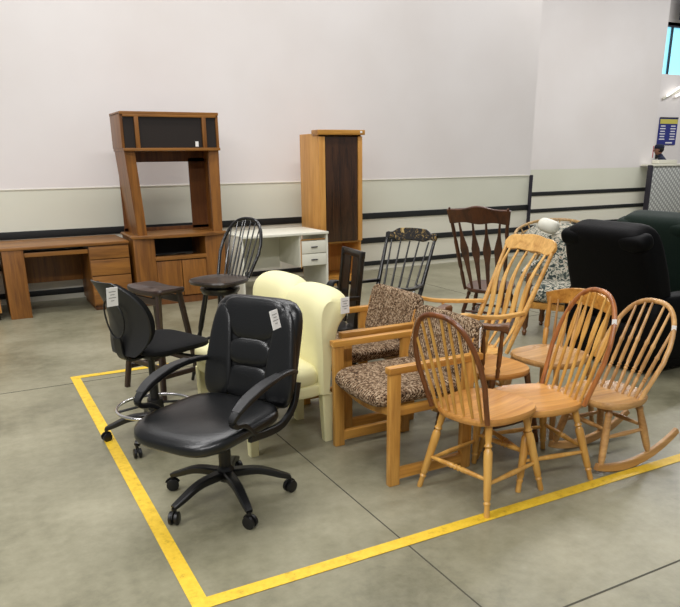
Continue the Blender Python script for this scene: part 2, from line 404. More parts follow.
# woven screen counter
cn = thing('screen_counter', 'grey woven screen counter at the right edge past the far wall', 'counter', (15.85, 11.5, 0))
MB().box((0, 0, .79), (2.95, .08, 1.08), bev=.01).build('screen_panel', 'lattice', cn)
MB().box((0, .1, 1.355), (3.0, .35, .04), bev=.008).build('counter_top', 'white', cn)
MB().box((-1.49, 0, .68), (.05, .12, 1.36), bev=.005).build('corner_post', 'steel', cn)
MB().box((0, .05, .125), (2.95, .1, .25), bev=.005).build('plinth', 'dado', cn)
bx = thing('white_tray', 'white paper tray lying on the woven screen counter', 'tray', (14.95, 11.6, 1.376))
m = MB(); m.box((0, 0, .01), (.62, .22, .02)); 
for sx in (-1, 1): m.box((sx * .3, 0, .05), (.02, .22, .09))
for sy in (-1, 1): m.box((0, sy * .1, .05), (.6, .02, .09))
m.build('tray_body', 'white', bx); MB().box((0, 0, .04), (.55, .17, .03)).build('paper_stack', 'tag', bx)

# ------------------------------------------------------------ helpers for furniture
PRICE = 'price tags on the furniture'
def price_tag(loc, deg, tilt, label, wd=.045, h=.07):
    o = thing('price_tag', label, 'price tag', loc, deg, PRICE); o.rotation_euler = (math.radians(tilt), 0, math.radians(deg))
    MB().box((0, 0, 0), (wd, .003, h), bev=0).build('card', 'tag', o)
    m = MB()
    for k in range(4): m.box((0, -.0022, h * (.28 - .16 * k)), (wd * (.6, .4, .66, .3)[k], .001, h * .035), bev=0)
    m.build('printed_lines', 'ink', o)
    return o
LEGP = [(0, .011), (.04, .017), (.07, .012), (.1, .0195), (.2, .0185), (.42, .0165), (.55, .0205), (.66, .0225), (.72, .021), (.745, .013), (.76, .021), (.785, .013), (.8, .021), (.83, .014), (.86, .019), (1, .013)]
LEGP = [(0, .0125), (.03, .0145), (.12, .013), (.15, .0175), (.17, .0125), (.2, .0175), (.45, .0195), (.62, .0215), (.7, .021), (.735, .0135), (.76, .0205), (.79, .0135), (.83, .0165), (1, .0185)]
STRP = [(0, .008), (.1, .01), (.3, .0125), (.42, .014), (.445, .009), (.47, .016), (.5, .011), (.53, .016), (.555, .009), (.58, .014), (.7, .0125), (.9, .01), (1, .008)]
STRP2 = [(0, .008), (.5, .0135), (1, .008)]
def shield(L, W, back=.8, n=28):
    """windsor seat outline: forward +x; slightly narrower at the back"""
    out = []
    for k in range(n * 2):
        a = 2 * PI * k / (n * 2); c_, s_ = math.cos(a), math.sin(a)
        e = 2 / 2.7
        x = L / 2 * math.copysign(abs(c_) ** e, c_); y = W / 2 * math.copysign(abs(s_) ** e, s_)
        y *= 1 - (1 - back) * (.5 - x / L)
        out.append((x, y))
    return out
def spindle(m, p0, p1, r0=.0065, bulge=.0095, n=8, ringed=False):
    if ringed: prof = [(0, .007), (.1, .009), (.2, .011), (.24, .008), (.255, .012), (.27, .008), (.285, .012), (.3, .008), (.34, .011), (.55, .0095), (.58, .012), (.61, .009), (1, .0065)]
    else: prof = [(0, r0), (.2, bulge * .95), (.35, bulge), (.6, r0 * 1.15), (1, r0 * .9)]
    m.turned(p0, p1, prof, n)
def hoop_curve(xb, wb, wm, zs, ht, lean, bow=.0, n=40):
    """bow-back: starts at seat (+w), over the top, to (-w). lean = backward offset at the top"""
    out = []
    for k in range(n):
        t = k / (n - 1); a = PI * t
        s_ = math.sin(a); c_ = math.cos(a)
        h = s_ ** .62
        wid = wb + (wm - wb) * min(1, h / .55) if h < .55 else wm
        y = math.copysign(abs(c_) ** .78, c_) * wid if h > .45 else c_ / abs(c_) * (wb + (wm * abs(math.cos(math.asin(.45 ** (1 / .62)))) ** .78 - wb) * (h / .45))
        out.append((xb - lean * h - bow * math.sin(PI * h), y, zs + ht * h))
    return out
def windsor(name, label, loc, deg, seat_z, L=.45, W=.46, ht=.48, lean=.15, hoopm='hoop', seatm='honey', spinm='honeyz', legm='honeyz', nsp=7, hx=0, ringed=False, rocker=False, feet=.23, wb=.17, wm=.205, arrow=False, group=None, cat='chair'):
    t = thing(name, label, cat, loc, deg, group)
    th = .034
    MB().slab(shield(L, W, .84), seat_z - th, seat_z, .012, dish=.012).build('seat', seatm, t)
    xb = -L / 2 + .035 + hx
    hc = hoop_curve(xb, wb, wm, seat_z - .01, ht, lean)
    MB().tube(hc, .0135, 10, up=(1, 0, .3), k=.85).build('hoop', hoopm, t)
    t['hoop_side'] = [c for c in hc[9]]
    # spindles
    hs = [h for h in hc]
    for i in range(nsp):
        f = (i - (nsp - 1) / 2) / ((nsp - 1) / 2)
        yb = f * wb * .80; yt = f * wm * .78
        # find hoop point nearest yt in upper part
        best = min((h for h in hs if h[2] > seat_z + ht * .3), key=lambda h: abs(h[1] - yt) - .0 * h[2])
        m = MB(); xbb = xb - .008 + .02 * (abs(f) - .5)
        if arrow:
            p0 = (xbb, yb, seat_z - .012); p1 = best; spindle(m, p0, p1)
            pts = [lerp(p0, p1, q) for q in (.5, .56, .62, .7, .78, .84)]
            m.rail([lerp(p0, p1, q) for q in (.48, .55, .62, .7, .78, .86)], lambda q: .012 + .022 * math.sin(PI * q), .008, up=(1, 0, .3))
        else: spindle(m, (xbb, yb, seat_z - .012), best, ringed=ringed)
        m.build('spindle', spinm, t)
    # legs
    fz = .0 if not rocker else .062
    tops = {}; ft = {}
    for sx in (-1, 1):
        for sy in (-1, 1):
            tp = (sx * (L / 2 - .09), sy * (W / 2 - .095), seat_z - th + .004); fo = (sx * feet, sy * (feet + .0), fz + (.012 if rocker and sx < 0 else 0))
            tops[sx, sy] = tp; ft[sx, sy] = fo
            MB().turned(fo, tp, LEGP if not rocker else [(0, .013), (.1, .018), (.45, .021), (.8, .017), (.85, .021), (.9, .015), (1, .016)]).build('leg', legm, t)
    def at(sx, sy, z):
        a, b = ft[sx, sy], tops[sx, sy]; q = (z - a[2]) / (b[2] - a[2]); return lerp(a, b, q)
    def st(a, b, prof): MB().turned(a, b, prof, 10).build('stretcher', legm, t)
    if not rocker:
        for sx, z in ((-1, .17), (1, .19)): st(at(sx, -1, z), at(sx, 1, z), STRP)
        for sy in (-1, 1): st(at(-1, sy, .15), at(1, sy, .15), STRP2)
        a = lerp(at(-1, -1, .15), at(1, -1, .15), .5); b = lerp(at(-1, 1, .15), at(1, 1, .15), .5)
    else:
        st(at(1, -1, .24), at(1, 1, .24), STRP2); st(at(-1, -1, .22), at(-1, 1, .22), STRP2)
        for sy in (-1, 1): st(at(-1, sy, .2), at(1, sy, .2), STRP2)
        for sy in (-1, 1): runner(t, sy * feet, legm, -.38, .2, .62)
    return t
def runner(t, y, mat, x0=-.42, x1=.27, R=.95, h=.05, th=.026):
    def f(q):
        x = x0 + (x1 - x0) * q; z = R - math.sqrt(R * R - x * x); return (x, y, z + h / 2)
    MB().rail(arc(24, f), th, lambda q: h * (.75 + .25 * math.sin(PI * q))).build('rocker_runner', mat, t)

# ------------------------------------------------------------ back row furniture
# teak desk
dk = thing('desk', 'long brown teak desk with kneehole against the back wall at left', 'desk', (.9, 8.35, 0))
MB().box((-.02, 0, .735), (1.36, .80, .03), bev=.008).build('desk_top', 'teakx', dk)
MB().box((-.53, 0, .36), (.21, .78, .72), bev=.004).build('side_panel', 'teak', dk)
p = MB().box((.44, 0.01, .385), (.43, .76, .665), bev=.004).build('drawer_unit', 'teak', dk)
MB().box((.44, 0.01, .025), (.40, .70, .05), bev=.002).build('plinth', 'teakd', dk)
for z0, z1 in ((.07, .38), (.39, .56), (.57, .705)):
    MB().box((.44, -.382, (z0 + z1) / 2), (.42, .018, z1 - z0), bev=.003).build('drawer', 'teakx', dk)
MB().box((-.1, .32, .47), (.72, .02, .42), bev=.002).build('modesty_panel', 'teak', dk)
MB().box((-.1, -.36, .662), (.64, .02, .045), bev=.004).build('pencil_drawer', 'teakx', dk)
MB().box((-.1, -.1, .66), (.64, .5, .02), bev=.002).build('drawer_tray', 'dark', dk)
# cabinet at left edge
lc = thing('file_cabinet', 'orange wood filing cabinet cut by the left edge beside the desk', 'cabinet', (-.065, 8.33, 0))
MB().box((0, 0, .41), (.5, .72, .66), bev=.004).build('body', 'oakcab', lc)
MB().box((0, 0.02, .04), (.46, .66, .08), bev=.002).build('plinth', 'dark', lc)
MB().box((0, 0, .75), (.52, .76, .03), bev=.006).build('cabinet_top', 'teakx', lc)
for z0, z1 in ((.09, .39), (.4, .72)):
    MB().box((0, -.368, (z0 + z1) / 2), (.47, .018, z1 - z0), bev=.004).build('drawer', 'oakcab', lc)

# entertainment center
ec = thing('entertainment_center', 'tall brown wood entertainment center with smoked glass doors and empty opening', 'cabinet', (2.125, 8.1, 0))
ec.scale = (1, 1, 1.012)
W_ = 1.08
def bowed(y0, y1, x0, x1, b, n=14): return [(x0 + (x1 - x0) * k / n, y0 - b * math.sin(PI * k / n)) for k in range(n + 1)] + [(x1, y1), (x0, y1)]
MB().slab(bowed(-.2, .4, -.545, .56, .07), .755, .79, .01).build('base_top', 'teakx', ec)
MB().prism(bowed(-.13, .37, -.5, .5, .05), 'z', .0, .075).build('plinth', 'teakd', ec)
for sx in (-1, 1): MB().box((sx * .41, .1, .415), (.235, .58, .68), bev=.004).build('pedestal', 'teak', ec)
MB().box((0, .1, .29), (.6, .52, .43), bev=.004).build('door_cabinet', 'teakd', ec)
MB().box((0, -.17, .525), (.6, .05, .045), bev=.008).build('shelf_edge', 'teakx', ec)
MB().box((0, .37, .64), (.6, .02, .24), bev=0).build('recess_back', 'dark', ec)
for sx in (-1, 1):
    d = MB().box((sx * .147, -.178, .29), (.285, .022, .4), bev=.004).build('door', 'teak', ec)
# hutch
def pan(name, c, d, mt, bev=.004): return MB().box(c, d, bev=bev).build(name, mt, ec)
for sx in (-1, 1):
    ti = .07 if sx < 0 else .02
    m = MB(); m._faces([(sx * (.52 - ti) , -.18, .79), (sx * (.535 - ti), -.18, .79), (sx * (.535 - ti), .3, .79), (sx * (.52 - ti), .3, .79), (sx * .505, -.18, 1.68), (sx * .525, -.18, 1.68), (sx * .525, .34, 1.68), (sx * .505, .34, 1.68)], [(0, 1, 2, 3), (4, 5, 6, 7), (0, 1, 5, 4), (1, 2, 6, 5), (2, 3, 7, 6), (3, 0, 4, 7)]); m.build('side_panel', 'teak', ec)
    pan('upper_side_panel', (sx * .525, .08, 1.88), (.03, .52, .35), 'teak')
    m = MB(); m._faces([(sx * (.53 - ti), -.19, .79), (sx * (.53 - ti), -.16, .79), (sx * (.43 - ti), -.12, .79), (sx * (.43 - ti), -.17, .79), (sx * .515, -.19, 1.678), (sx * .515, -.16, 1.678), (sx * .41, -.12, 1.678), (sx * .41, -.17, 1.678)], [(0, 1, 2, 3), (4, 5, 6, 7), (0, 1, 5, 4), (1, 2, 6, 5), (2, 3, 7, 6), (3, 0, 4, 7)]); m.build('front_post', 'teak', ec)
pan('hutch_top', (0, .08, 2.055), (1.08, .56, .03), 'teakx')
pan('middle_shelf', (0, .06, 1.69), (1.07, .56, .03), 'teakx')
pan('top_rail', (0, -.185, 2.03), (1.02, .03, .025), 'teakx')
for sx in (-1, 1): pan('door_post', (sx * .37, -.185, 1.865), (.045, .03, .32), 'teak')
m = MB(); m.box((0, -.165, 1.865), (.72, .008, .315), bev=0)
for sx in (-1, 1): m.box((sx * .448, -.165, 1.865), (.115, .008, .315), bev=0)
m.build('glass_door', 'smoke', ec)
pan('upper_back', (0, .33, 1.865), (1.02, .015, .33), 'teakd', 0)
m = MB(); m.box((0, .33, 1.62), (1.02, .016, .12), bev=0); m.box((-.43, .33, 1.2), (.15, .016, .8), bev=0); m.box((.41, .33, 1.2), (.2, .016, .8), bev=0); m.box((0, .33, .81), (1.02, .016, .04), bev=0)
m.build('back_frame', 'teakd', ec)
sk = MB().box((2.125 + .28, 7.918, 1.765), (.035, .002, .055), bev=0).build('price_sticker', 'tag'); tag(sk, 'small white sticker on the smoked glass door of the entertainment center', 'price sticker', 'small white price stickers')
pl = MB().ball((0, 0, 0), .028, (1, .5, 1)); pl.tube([(0, 0, 0), (.03, 0, -.05), (.05, 0, -.02)], .006, 6)
# white desk
wd = thing('white_desk', 'white laminate desk with two small drawers beside the tall oak cabinet', 'desk', (3.3, 7.93, 0))
MB().box((0, 0, .74), (1.12, .72, .028), bev=.004).build('desk_top', 'white', wd)
MB().box((.545, 0, .363), (.025, .68, .726), bev=.003).build('end_panel', 'white', wd)
MB().box((-.545, 0, .363), (.025, .68, .726), bev=.003).build('end_panel', 'white', wd)
MB().box((.19, 0, .535), (.02, .66, .38), bev=.003).build('divider', 'white', wd)
MB().box((-.18, .3, .5), (.72, .016, .45), bev=.002).build('modesty_panel', 'white', wd)
MB().box((.365, .05, .352), (.34, .56, .015), bev=.002).build('drawer_floor', 'white', wd)
MB().box((.365, -.3, .664), (.345, .02, .014), bev=.002).build('oak_lipping', 'oakcab', wd)
MB().box((.197, -.333, .5), (.006, .016, .34), bev=.001).build('oak_lipping', 'oakcab', wd)
for z0, z1 in ((.357, .497), (.505, .652)):
    d = MB().box((.366, -.335, (z0 + z1) / 2), (.325, .018, z1 - z0), bev=.004).build('drawer', 'white', wd)
    MB().box((.366, -.352, (z0 + z1) / 2), (.085, .014, .012), bev=.003).build('handle', 'steel', d)
# tall oak cabinet
tc_ = thing('tall_cabinet', 'tall narrow oak cabinet with dark glass door beside the white desk', 'cabinet', (4.255, 8.24, 0))
for sx in (-1, 1): MB().box((sx * .295, .03, .95), (.022, .52, 1.88), bev=.003).build('side_panel', 'oakcab', tc_)
MB().box((0, 0.28, .95), (.58, .012, 1.86), bev=0).build('back_panel', 'oakcab', tc_)
MB().box((0, -.2, 1.90), (.655, .2, .06), bev=.008).build('crown', 'oakx', tc_)
MB().box((0, .09, 1.865), (.57, .42, .03), bev=.003).build('cabinet_top', 'oakx', tc_)
MB().box((0, .02, .56), (.58, .5, .03), bev=.004).build('shelf', 'oakx', tc_)
MB().box((0, .02, .1), (.57, .5, .03), bev=.004).build('bottom_shelf', 'oakx', tc_)
MB().box((0, -.25, .05), (.6, .02, .1), bev=.003).build('plinth', 'oakx', tc_)
MB().box((-.265, -.255, 1.21), (.085, .035, 1.29), bev=.01).build('front_post', 'oakcab', tc_)
MB().box((.275, -.255, 1.21), (.06, .035, 1.29), bev=.01).build('front_post', 'oakcab', tc_)
MB().box((.012, -.25, 1.21), (.455, .018, 1.28), bev=.003).build('glass_door', 'darkdoor', tc_)
sk = MB().box((4.255 + .27, 7.938, 1.905), (.03, .002, .025), bev=0).build('price_sticker', 'tag'); tag(sk, 'small white sticker on the crown of the tall oak cabinet', 'price sticker', 'small white price stickers')

# ------------------------------------------------------------ stools
s1 = thing('saddle_stool', 'dark espresso backless stool with rectangular saddle seat near the entertainment center', 'stool', (1.105, 4.87, 0), -70)
def sad(x, y): return .018 * (abs(x) / .22) ** 2 - .008
outl = [(.215 * math.copysign(abs(math.cos(a)) ** .35, math.cos(a)), .125 * math.copysign(abs(math.sin(a)) ** .35, math.sin(a))) for a in [2 * PI * k / 48 for k in range(48)]]
MB().slab(outl, .715, .75, .014, zf=sad).build('seat', 'espr', s1)
def sleg(sx, sy): return ((sx * .235, sy * .165, 0), (sx * .155, sy * .085, .72))
for sx in (-1, 1):
    for sy in (-1, 1):
        a, b = sleg(sx, sy); MB().rail([a, b], .036, .036, up=(0, 1, 0)).build('leg', 'espz', s1)
for sx in (-1, 1):
    a = lerp(*sleg(sx, -1), .22); b = lerp(*sleg(sx, 1), .22); MB().rail([a, b], .02, .035).build('stretcher', 'espz', s1)
for sy in (-1, 1):
    a = lerp(*sleg(-1, sy), .3); b = lerp(*sleg(1, sy), .3); MB().rail([a, b], .02, .035).build('stretcher', 'espz', s1)
    a = lerp(*sleg(-1, sy), .93); b = lerp(*sleg(1, sy), .93); MB().rail([a, b], .018, .05).build('apron', 'espz', s1)

s2 = thing('swivel_stool', 'black windsor swivel bar stool with tall hooped back of thin spindles', 'stool', (1.58, 4.88, 0), 209)
MB().slab(shield(.40, .42, .9), .735, .765, .014, dish=.01).build('seat', 'blackseat', s2)
MB().turned((0, 0, .66), (0, 0, .735), [(0, .13), (.3, .145), (.55, .145), (.6, .1), (.8, .1), (.82, .15), (1, .15)], 24).build('swivel_base', 'blackwood', s2)
hc = hoop_curve(-.15, .15, .20, .76, .41, .20)
MB().tube(hc, .0125, 10, up=(1, 0, .3)).build('hoop', 'blackwood', s2)
for i in range(7):
    f = (i - 3) / 3; best = min((h for h in hc if h[2] > .9), key=lambda h: abs(h[1] - f * .14))
    m = MB(); spindle(m, (-.17, f * .105, .755), best, .005, .0075); m.build('spindle', 'blackwood', s2)
for k in range(4):
    a = PI / 4 + k * PI / 2; tp = (.1 * math.cos(a), .1 * math.sin(a), .68); fo = (.25 * math.cos(a), .25 * math.sin(a), 0)
    MB().turned(fo, tp, [(0, .011), (.15, .016), (.5, .019), (.55, .014), (.6, .02), (.9, .02), (1, .017)]).build('leg', 'blackwood', s2)
for k in range(4):
    a = PI / 4 + k * PI / 2; b = a + PI / 2
    for z, rr in ((.26, .193),) if k % 2 else ((.3, .186),):
        MB().turned((rr * math.cos(a), rr * math.sin(a), z), (rr * math.cos(b), rr * math.sin(b), z), STRP2, 8).build('stretcher', 'blackwood', s2)

# ------------------------------------------------------------ drafting chair
def caster(parent, x, y, ang, r_=.028):
    c, s_ = math.cos(ang), math.sin(ang)
    cs = bpy.data.objects.new('caster', None)
    m = MB()
    for o_ in (-.014, .014):
        a = Vector((x, y, r_)) + Vector((-s_, c, 0)) * (o_ - .009); b = Vector((x, y, r_)) + Vector((-s_, c, 0)) * (o_ + .009)
        m.turned(a, b, [(0, r_ * .8), (.15, r_), (.85, r_), (1, r_ * .8)], 18)
    m.turned((x, y, r_ + .005), (x, y, r_ + .05), [(0, .009), (1, .009)], 8)
    hood = [(x + math.cos(q) * r_ * 1.05 * c, y + math.cos(q) * r_ * 1.05 * s_, r_ + math.sin(q) * r_ * 1.05) for q in [PI * .1 + PI * .8 * k / 8 for k in range(9)]]
    m.rail(hood, .014, .004, up=(-s_, c, 0))
    m.build('caster', 'plastic', parent)
def star_base(t, R, z_hub, z_end, angs, mat='plastic', r_c=.03):
    MB().turned((0, 0, z_hub - .03), (0, 0, z_hub + .05), [(0, .03), (.2, .045), (.8, .042), (1, .032)], 20).build('hub', mat, t)
    for a in angs:
        c, s_ = math.cos(a), math.sin(a)
        pts = bez([(.02 * c, .02 * s_, z_hub + .01), (R * .5 * c, R * .5 * s_, z_hub + .005), (R * .85 * c, R * .85 * s_, z_end + .01), (R * c, R * s_, z_end - .008)], 6)
        MB().rail(pts, lambda q: .055 - .025 * q, lambda q: .042 - .02 * q).build('base_leg', mat, t)
        caster(t, R * c, R * s_, a + .6, r_c)
dc = thing('drafting_chair', 'armless black drafting chair with foot ring seen from behind at left', 'office chair', (.83, 3.94, 0), 22)
a0 = math.radians(140)
star_base(dc, .30, .13, .085, [a0 + k * 2 * PI / 5 for k in range(5)], r_c=.027)
MB().turned((0, 0, .17), (0, 0, .53), [(0, .027), (.5, .027), (.52, .02), (1, .02)], 18).build('gas_column', 'plastic', dc)
MB().turned((0, 0, .19), (0, 0, .25), [(0, .05), (1, .045)], 18).build('ring_collar', 'plastic', dc)
MB().tube([(.225 * math.cos(2 * PI * k / 40), .225 * math.sin(2 * PI * k / 40), .2) for k in range(40)], .0095, 10, closed=True).build('foot_ring', 'chrome', dc)
m = MB()
for k in range(4):
    a = a0 + .3 + k * PI / 2; m.tube([(.04 * math.cos(a), .04 * math.sin(a), .22), (.22 * math.cos(a), .22 * math.sin(a), .2)], .008, 8)
m.build('ring_spokes', 'plastic', dc)
def sf(q):
    q.z -= .35 * max(0, q.x) ** 3; q.z += .25 * q.y * q.y * (q.z > 0) ; return q
MB().pillow((.09, 0, .575), (.46, .47, .06), (4, 4, 2.6), fn=sf).build('seat', 'mesh', dc)
MB().box((.06, 0, .53), (.26, .2, .035), bev=.01).build('seat_mechanism', 'plastic', dc)
m = MB()
for sy in (-1, 1): m.tube([(.1, sy * .1, .525), (.16, sy * .2, .51), (.18, sy * .27, .515)], .009, 8)
m.build('levers', 'plastic', dc)
for sy in (-1, 1): MB().ball((.18, sy * .29, .515), .018, (1, 1.4, .8)).build('lever_knob', 'plastic', dc)
# shell backrest: curved, wraps
def backshell(th, inset, z0, z1, wdt, xoff):
    m = MB(); nu, nv = 18, 16; gr = []
    for side in (0, 1):
        G = []
        for j in range(nv + 1):
            v = j / nv; row = []
            for i in range(nu + 1):
                u_ = -1 + 2 * i / nu
                ww = wdt * (.80 + .32 * math.sin(PI * min(1, v * .72 + .22))) * (1 - .0 * v)
                # rounded outline
                k = (abs(2 * v - 1)) ** 4; ww *= (1 - .38 * k)
                y = u_ * ww / 2
                z = z0 + (z1 - z0) * v
                x = xoff - .03 - .10 * v ** 1.3 + .04 * math.sin(PI * v) + .16 * (y / (wdt / 2)) ** 2 * (.35 + .35 * v) * .6 + (th if side else 0)
                row.append(m.bm.verts.new((x, y, z)))
            G.append(row)
        gr.append(G)
    for G in gr:
        for j in range(nv):
            for i in range(nu): m.bm.faces.new((G[j][i], G[j][i + 1], G[j + 1][i + 1], G[j + 1][i]))
    A, B = gr
    for j in range(nv):
        m.bm.faces.new((A[j][0], A[j + 1][0], B[j + 1][0], B[j][0])); m.bm.faces.new((A[j][nu], B[j][nu], B[j + 1][nu], A[j + 1][nu]))
    for i in range(nu):
        m.bm.faces.new((A[0][i], B[0][i], B[0][i + 1], A[0][i + 1])); m.bm.faces.new((A[nv][i], A[nv][i + 1], B[nv][i + 1], B[nv][i]))
    return m
sh = backshell(.012, 0, .56, .985, .35, -.16).build('back_shell', 'plastic2', dc)
backshell(.03, .02, .585, .975, .335, -.145).build('back_cushion', 'mesh', dc)
MB().rail(bez([(.0, 0, .535), (-.14, 0, .525), (-.19, 0, .56), (-.205, 0, .66)], 8), .07, .014, up=(0, 0, 1)).build('back_bracket', 'plastic', dc)
m = MB(); m.tube([(-.200 - .105 * (z - .62) + .09 * (y / .2) ** 2 * .5, y, z) for y, z in [(.09 * math.sin(2 * PI * k / 36) * (1 + .1 * math.cos(2 * PI * k / 36)), .77 + .11 * math.cos(2 * PI * k / 36)) for k in range(36)]], .005, 6, closed=True)
m.build('back_rib', 'plastic', dc)

# ------------------------------------------------------------ executive leather chair
xc = thing('executive_chair', 'large black leather swivel chair with padded back and loop arms in front', 'office chair', (.93, 2.97, 0), 212)
rot0 = math.radians(-212)
star_base(xc, .315, .135, .09, [math.radians(a) + rot0 for a in (201, 270, 347, 61, 131)], r_c=.031)
MB().turned((0, 0, .17), (0, 0, .40), [(0, .03), (.55, .03), (.56, .024), (1, .024)], 18).build('gas_column', 'plastic', xc)
MB().box((-.02, 0, .385), (.3, .2, .035), bev=.012).build('seat_mechanism', 'plastic', xc)
def sf(q):
    if q.z > 0: q.z *= 1 - .25 * math.exp(-((q.x + .15) ** 2 + q.y ** 2 * 1.2) * 2.2)
    q.z -= .55 * max(0, q.x) ** 3; return q
MB().pillow((.10, 0, .452), (.59, .54, .10), (4, 4, 3), fn=sf, cuts=11).build('seat', 'leather', xc)
MB().tube([(.10 + .28 * math.copysign(abs(math.cos(a)) ** .6, math.cos(a)) - 0, .266 * math.copysign(abs(math.sin(a)) ** .6, math.sin(a)), .466 - .05 * max(0, math.cos(a)) ** 2) for a in [2 * PI * k / 60 for k in range(60)]], .006, 6, closed=True).build('piping', 'leather', xc)
tl_ = math.radians(-13)
bk = bpy.data.objects.new('backrest', None)
R_ = Matrix.Rotation(tl_, 3, 'Y')
def bp(x, y, z): v = R_ @ Vector((x, y, z)); return (v.x - .235, v.y, v.z + .43)
def bf(q):
    q.x += .28 * q.y * q.y * (1 if q.x > 0 else .6); q.y *= 1 + .03 * q.z; return q
b_ = MB().pillow(bp(0, 0, .265), (.10, .50, .545), (3, 6, 6), rot=R_, fn=bf, cuts=11).build('backrest', 'leather', xc)
def pad(nm, y, z, wy, hz, xo=.045, th=.05, e=(3, 3.2, 3.2), tap=0):
    def pf(q):
        q.y *= 1 + tap * q.z; q.x += .35 * q.y * q.y; return q
    return MB().pillow(bp(xo + .05 * (y / .25) ** 2, y, z), (th, wy, hz), e, rot=R_, fn=pf, cuts=9).build(nm, 'leather', xc)
pad('head_cushion', 0, .42, .34, .225, .034, .055, tap=.22); pad('lumbar_cushion', 0, .258, .25, .14, .044, .05); pad('lower_cushion', 0, .11, .27, .18, .036, .055, tap=-.12)
pad('side_bolster', .185, .25, .15, .48, .012, .062, tap=-.3); pad('side_bolster', -.185, .25, .15, .48, .012, .062, tap=-.3)
for sy in (-1, 1):
    pts = bez([(-.285, sy * .238, .615), (-.2, sy * .26, .642), (-.06, sy * 0.275, .648), (.08, sy * 0.280, .63), (.2, sy * 0.278, .592), (.255, sy * 0.275, .553), (.24, sy * 0.273, .522), (.17, sy * 0.268, .50), (.09, sy * 0.260, .43)], 8)
    MB().rail(pts, lambda q: .024 + .024 * math.exp(-((q - .42) / .2) ** 2), lambda q: .02 + .008 * math.sin(PI * q)).build('armrest', 'plastic', xc)
    MB().rail(bez([(-.09, sy * 0.278, .658), (.04, sy * 0.282, .65), (.16, sy * 0.281, .62), (.235, sy * 0.278, .582)], 8), lambda q: .045 + .012 * math.sin(PI * q), .016).build('arm_pad', 'plastic2', xc)
    MB().rail(bez([(.12, sy * .255, .42), (-.05, sy * .25, .395), (-.16, sy * .245, .40), bp(-.02, sy * .235, .03), bp(-.035, sy * .235, .14)], 8), .022, .04).build('arm_bracket', 'plastic', xc)

# ------------------------------------------------------------ cream slipper chairs
def cream_chair(label, loc, deg=180):
    t = thing('slipper_chair', label, 'chair', loc, deg, 'cream slipper chairs')
    def f(q):
        if q.z > 0: q.z += .25 * (1 - q.x ** 2) * (1 - q.y ** 2)
        return q
    MB().pillow((.07, 0, .40), (.50, .47, .13), (5, 6, 3), fn=f, cuts=9).build('seat', 'cream', t)
    MB().pillow((.06, 0, .325), (.49, .47, .085), (8, 8, 6)).build('seat_rail', 'cream', t)
    # rolled back, profile swept across the width
    prof = [(-.155, .30), (-.155, .42), (-.155, .58), (-.145, .72), (-.15, .82), (-.185, .885), (-.25, .915), (-.33, .90), (-.375, .855), (-.37, .80), (-.33, .755), (-.30, .70), (-.265, .55), (-.24, .42), (-.225, .30)]
    n = 21; m = MB(); rings = []
    pc = bez([(a, 0, b) for a, b in prof], 4)
    for i in range(n):
        y = -.245 + .49 * i / (n - 1); e = abs(y) / .245
        sh_ = (1 - e ** 5) ** .5 if e < 1 else 0; sh_ = .55 + .45 * sh_
        rings.append([m.bm.verts.new((-.22 + (p.x + .22) * sh_ + (.02 * e ** 2), y, .3 + (p.z - .3) * (.97 - .09 * e ** 4))) for p in pc])
    k = len(rings[0])
    for A, B in zip(rings, rings[1:]):
        for j_ in range(k): m.bm.faces.new((A[j_], A[(j_ + 1) % k], B[(j_ + 1) % k], B[j_]))
    m.bm.faces.new(rings[0]); m.bm.faces.new(rings[-1][::-1])
    m.build('backrest', 'cream', t, 50)
    for sx, sy in ((1, 1), (1, -1), (-1, 1), (-1, -1)):
        x = .26 if sx > 0 else -.2
        MB().sweep([(x, sy * .2, .295), (x + sx * .005, sy * .2, 0)], lambda q: [(a * (.034 - .009 * q), b * (.034 - .009 * q)) for a, b in ((1, -.8), (1, .8), (.8, 1), (-.8, 1), (-1, .8), (-1, -.8), (-.8, -1), (.8, -1))], up=(0, 1, 0)).build('leg', 'cream', t)
    return t
c1 = cream_chair('cream upholstered armless chair with rolled back, nearest the oak armchair, tag on back', (1.50, 3.605, 0))
c2 = copy_tree(c1); c2.location = (1.50, 4.11, 0); c2.rotation_euler.z = math.radians(183); c2['label'] = 'cream upholstered armless chair behind the leather chair, the farther of two'

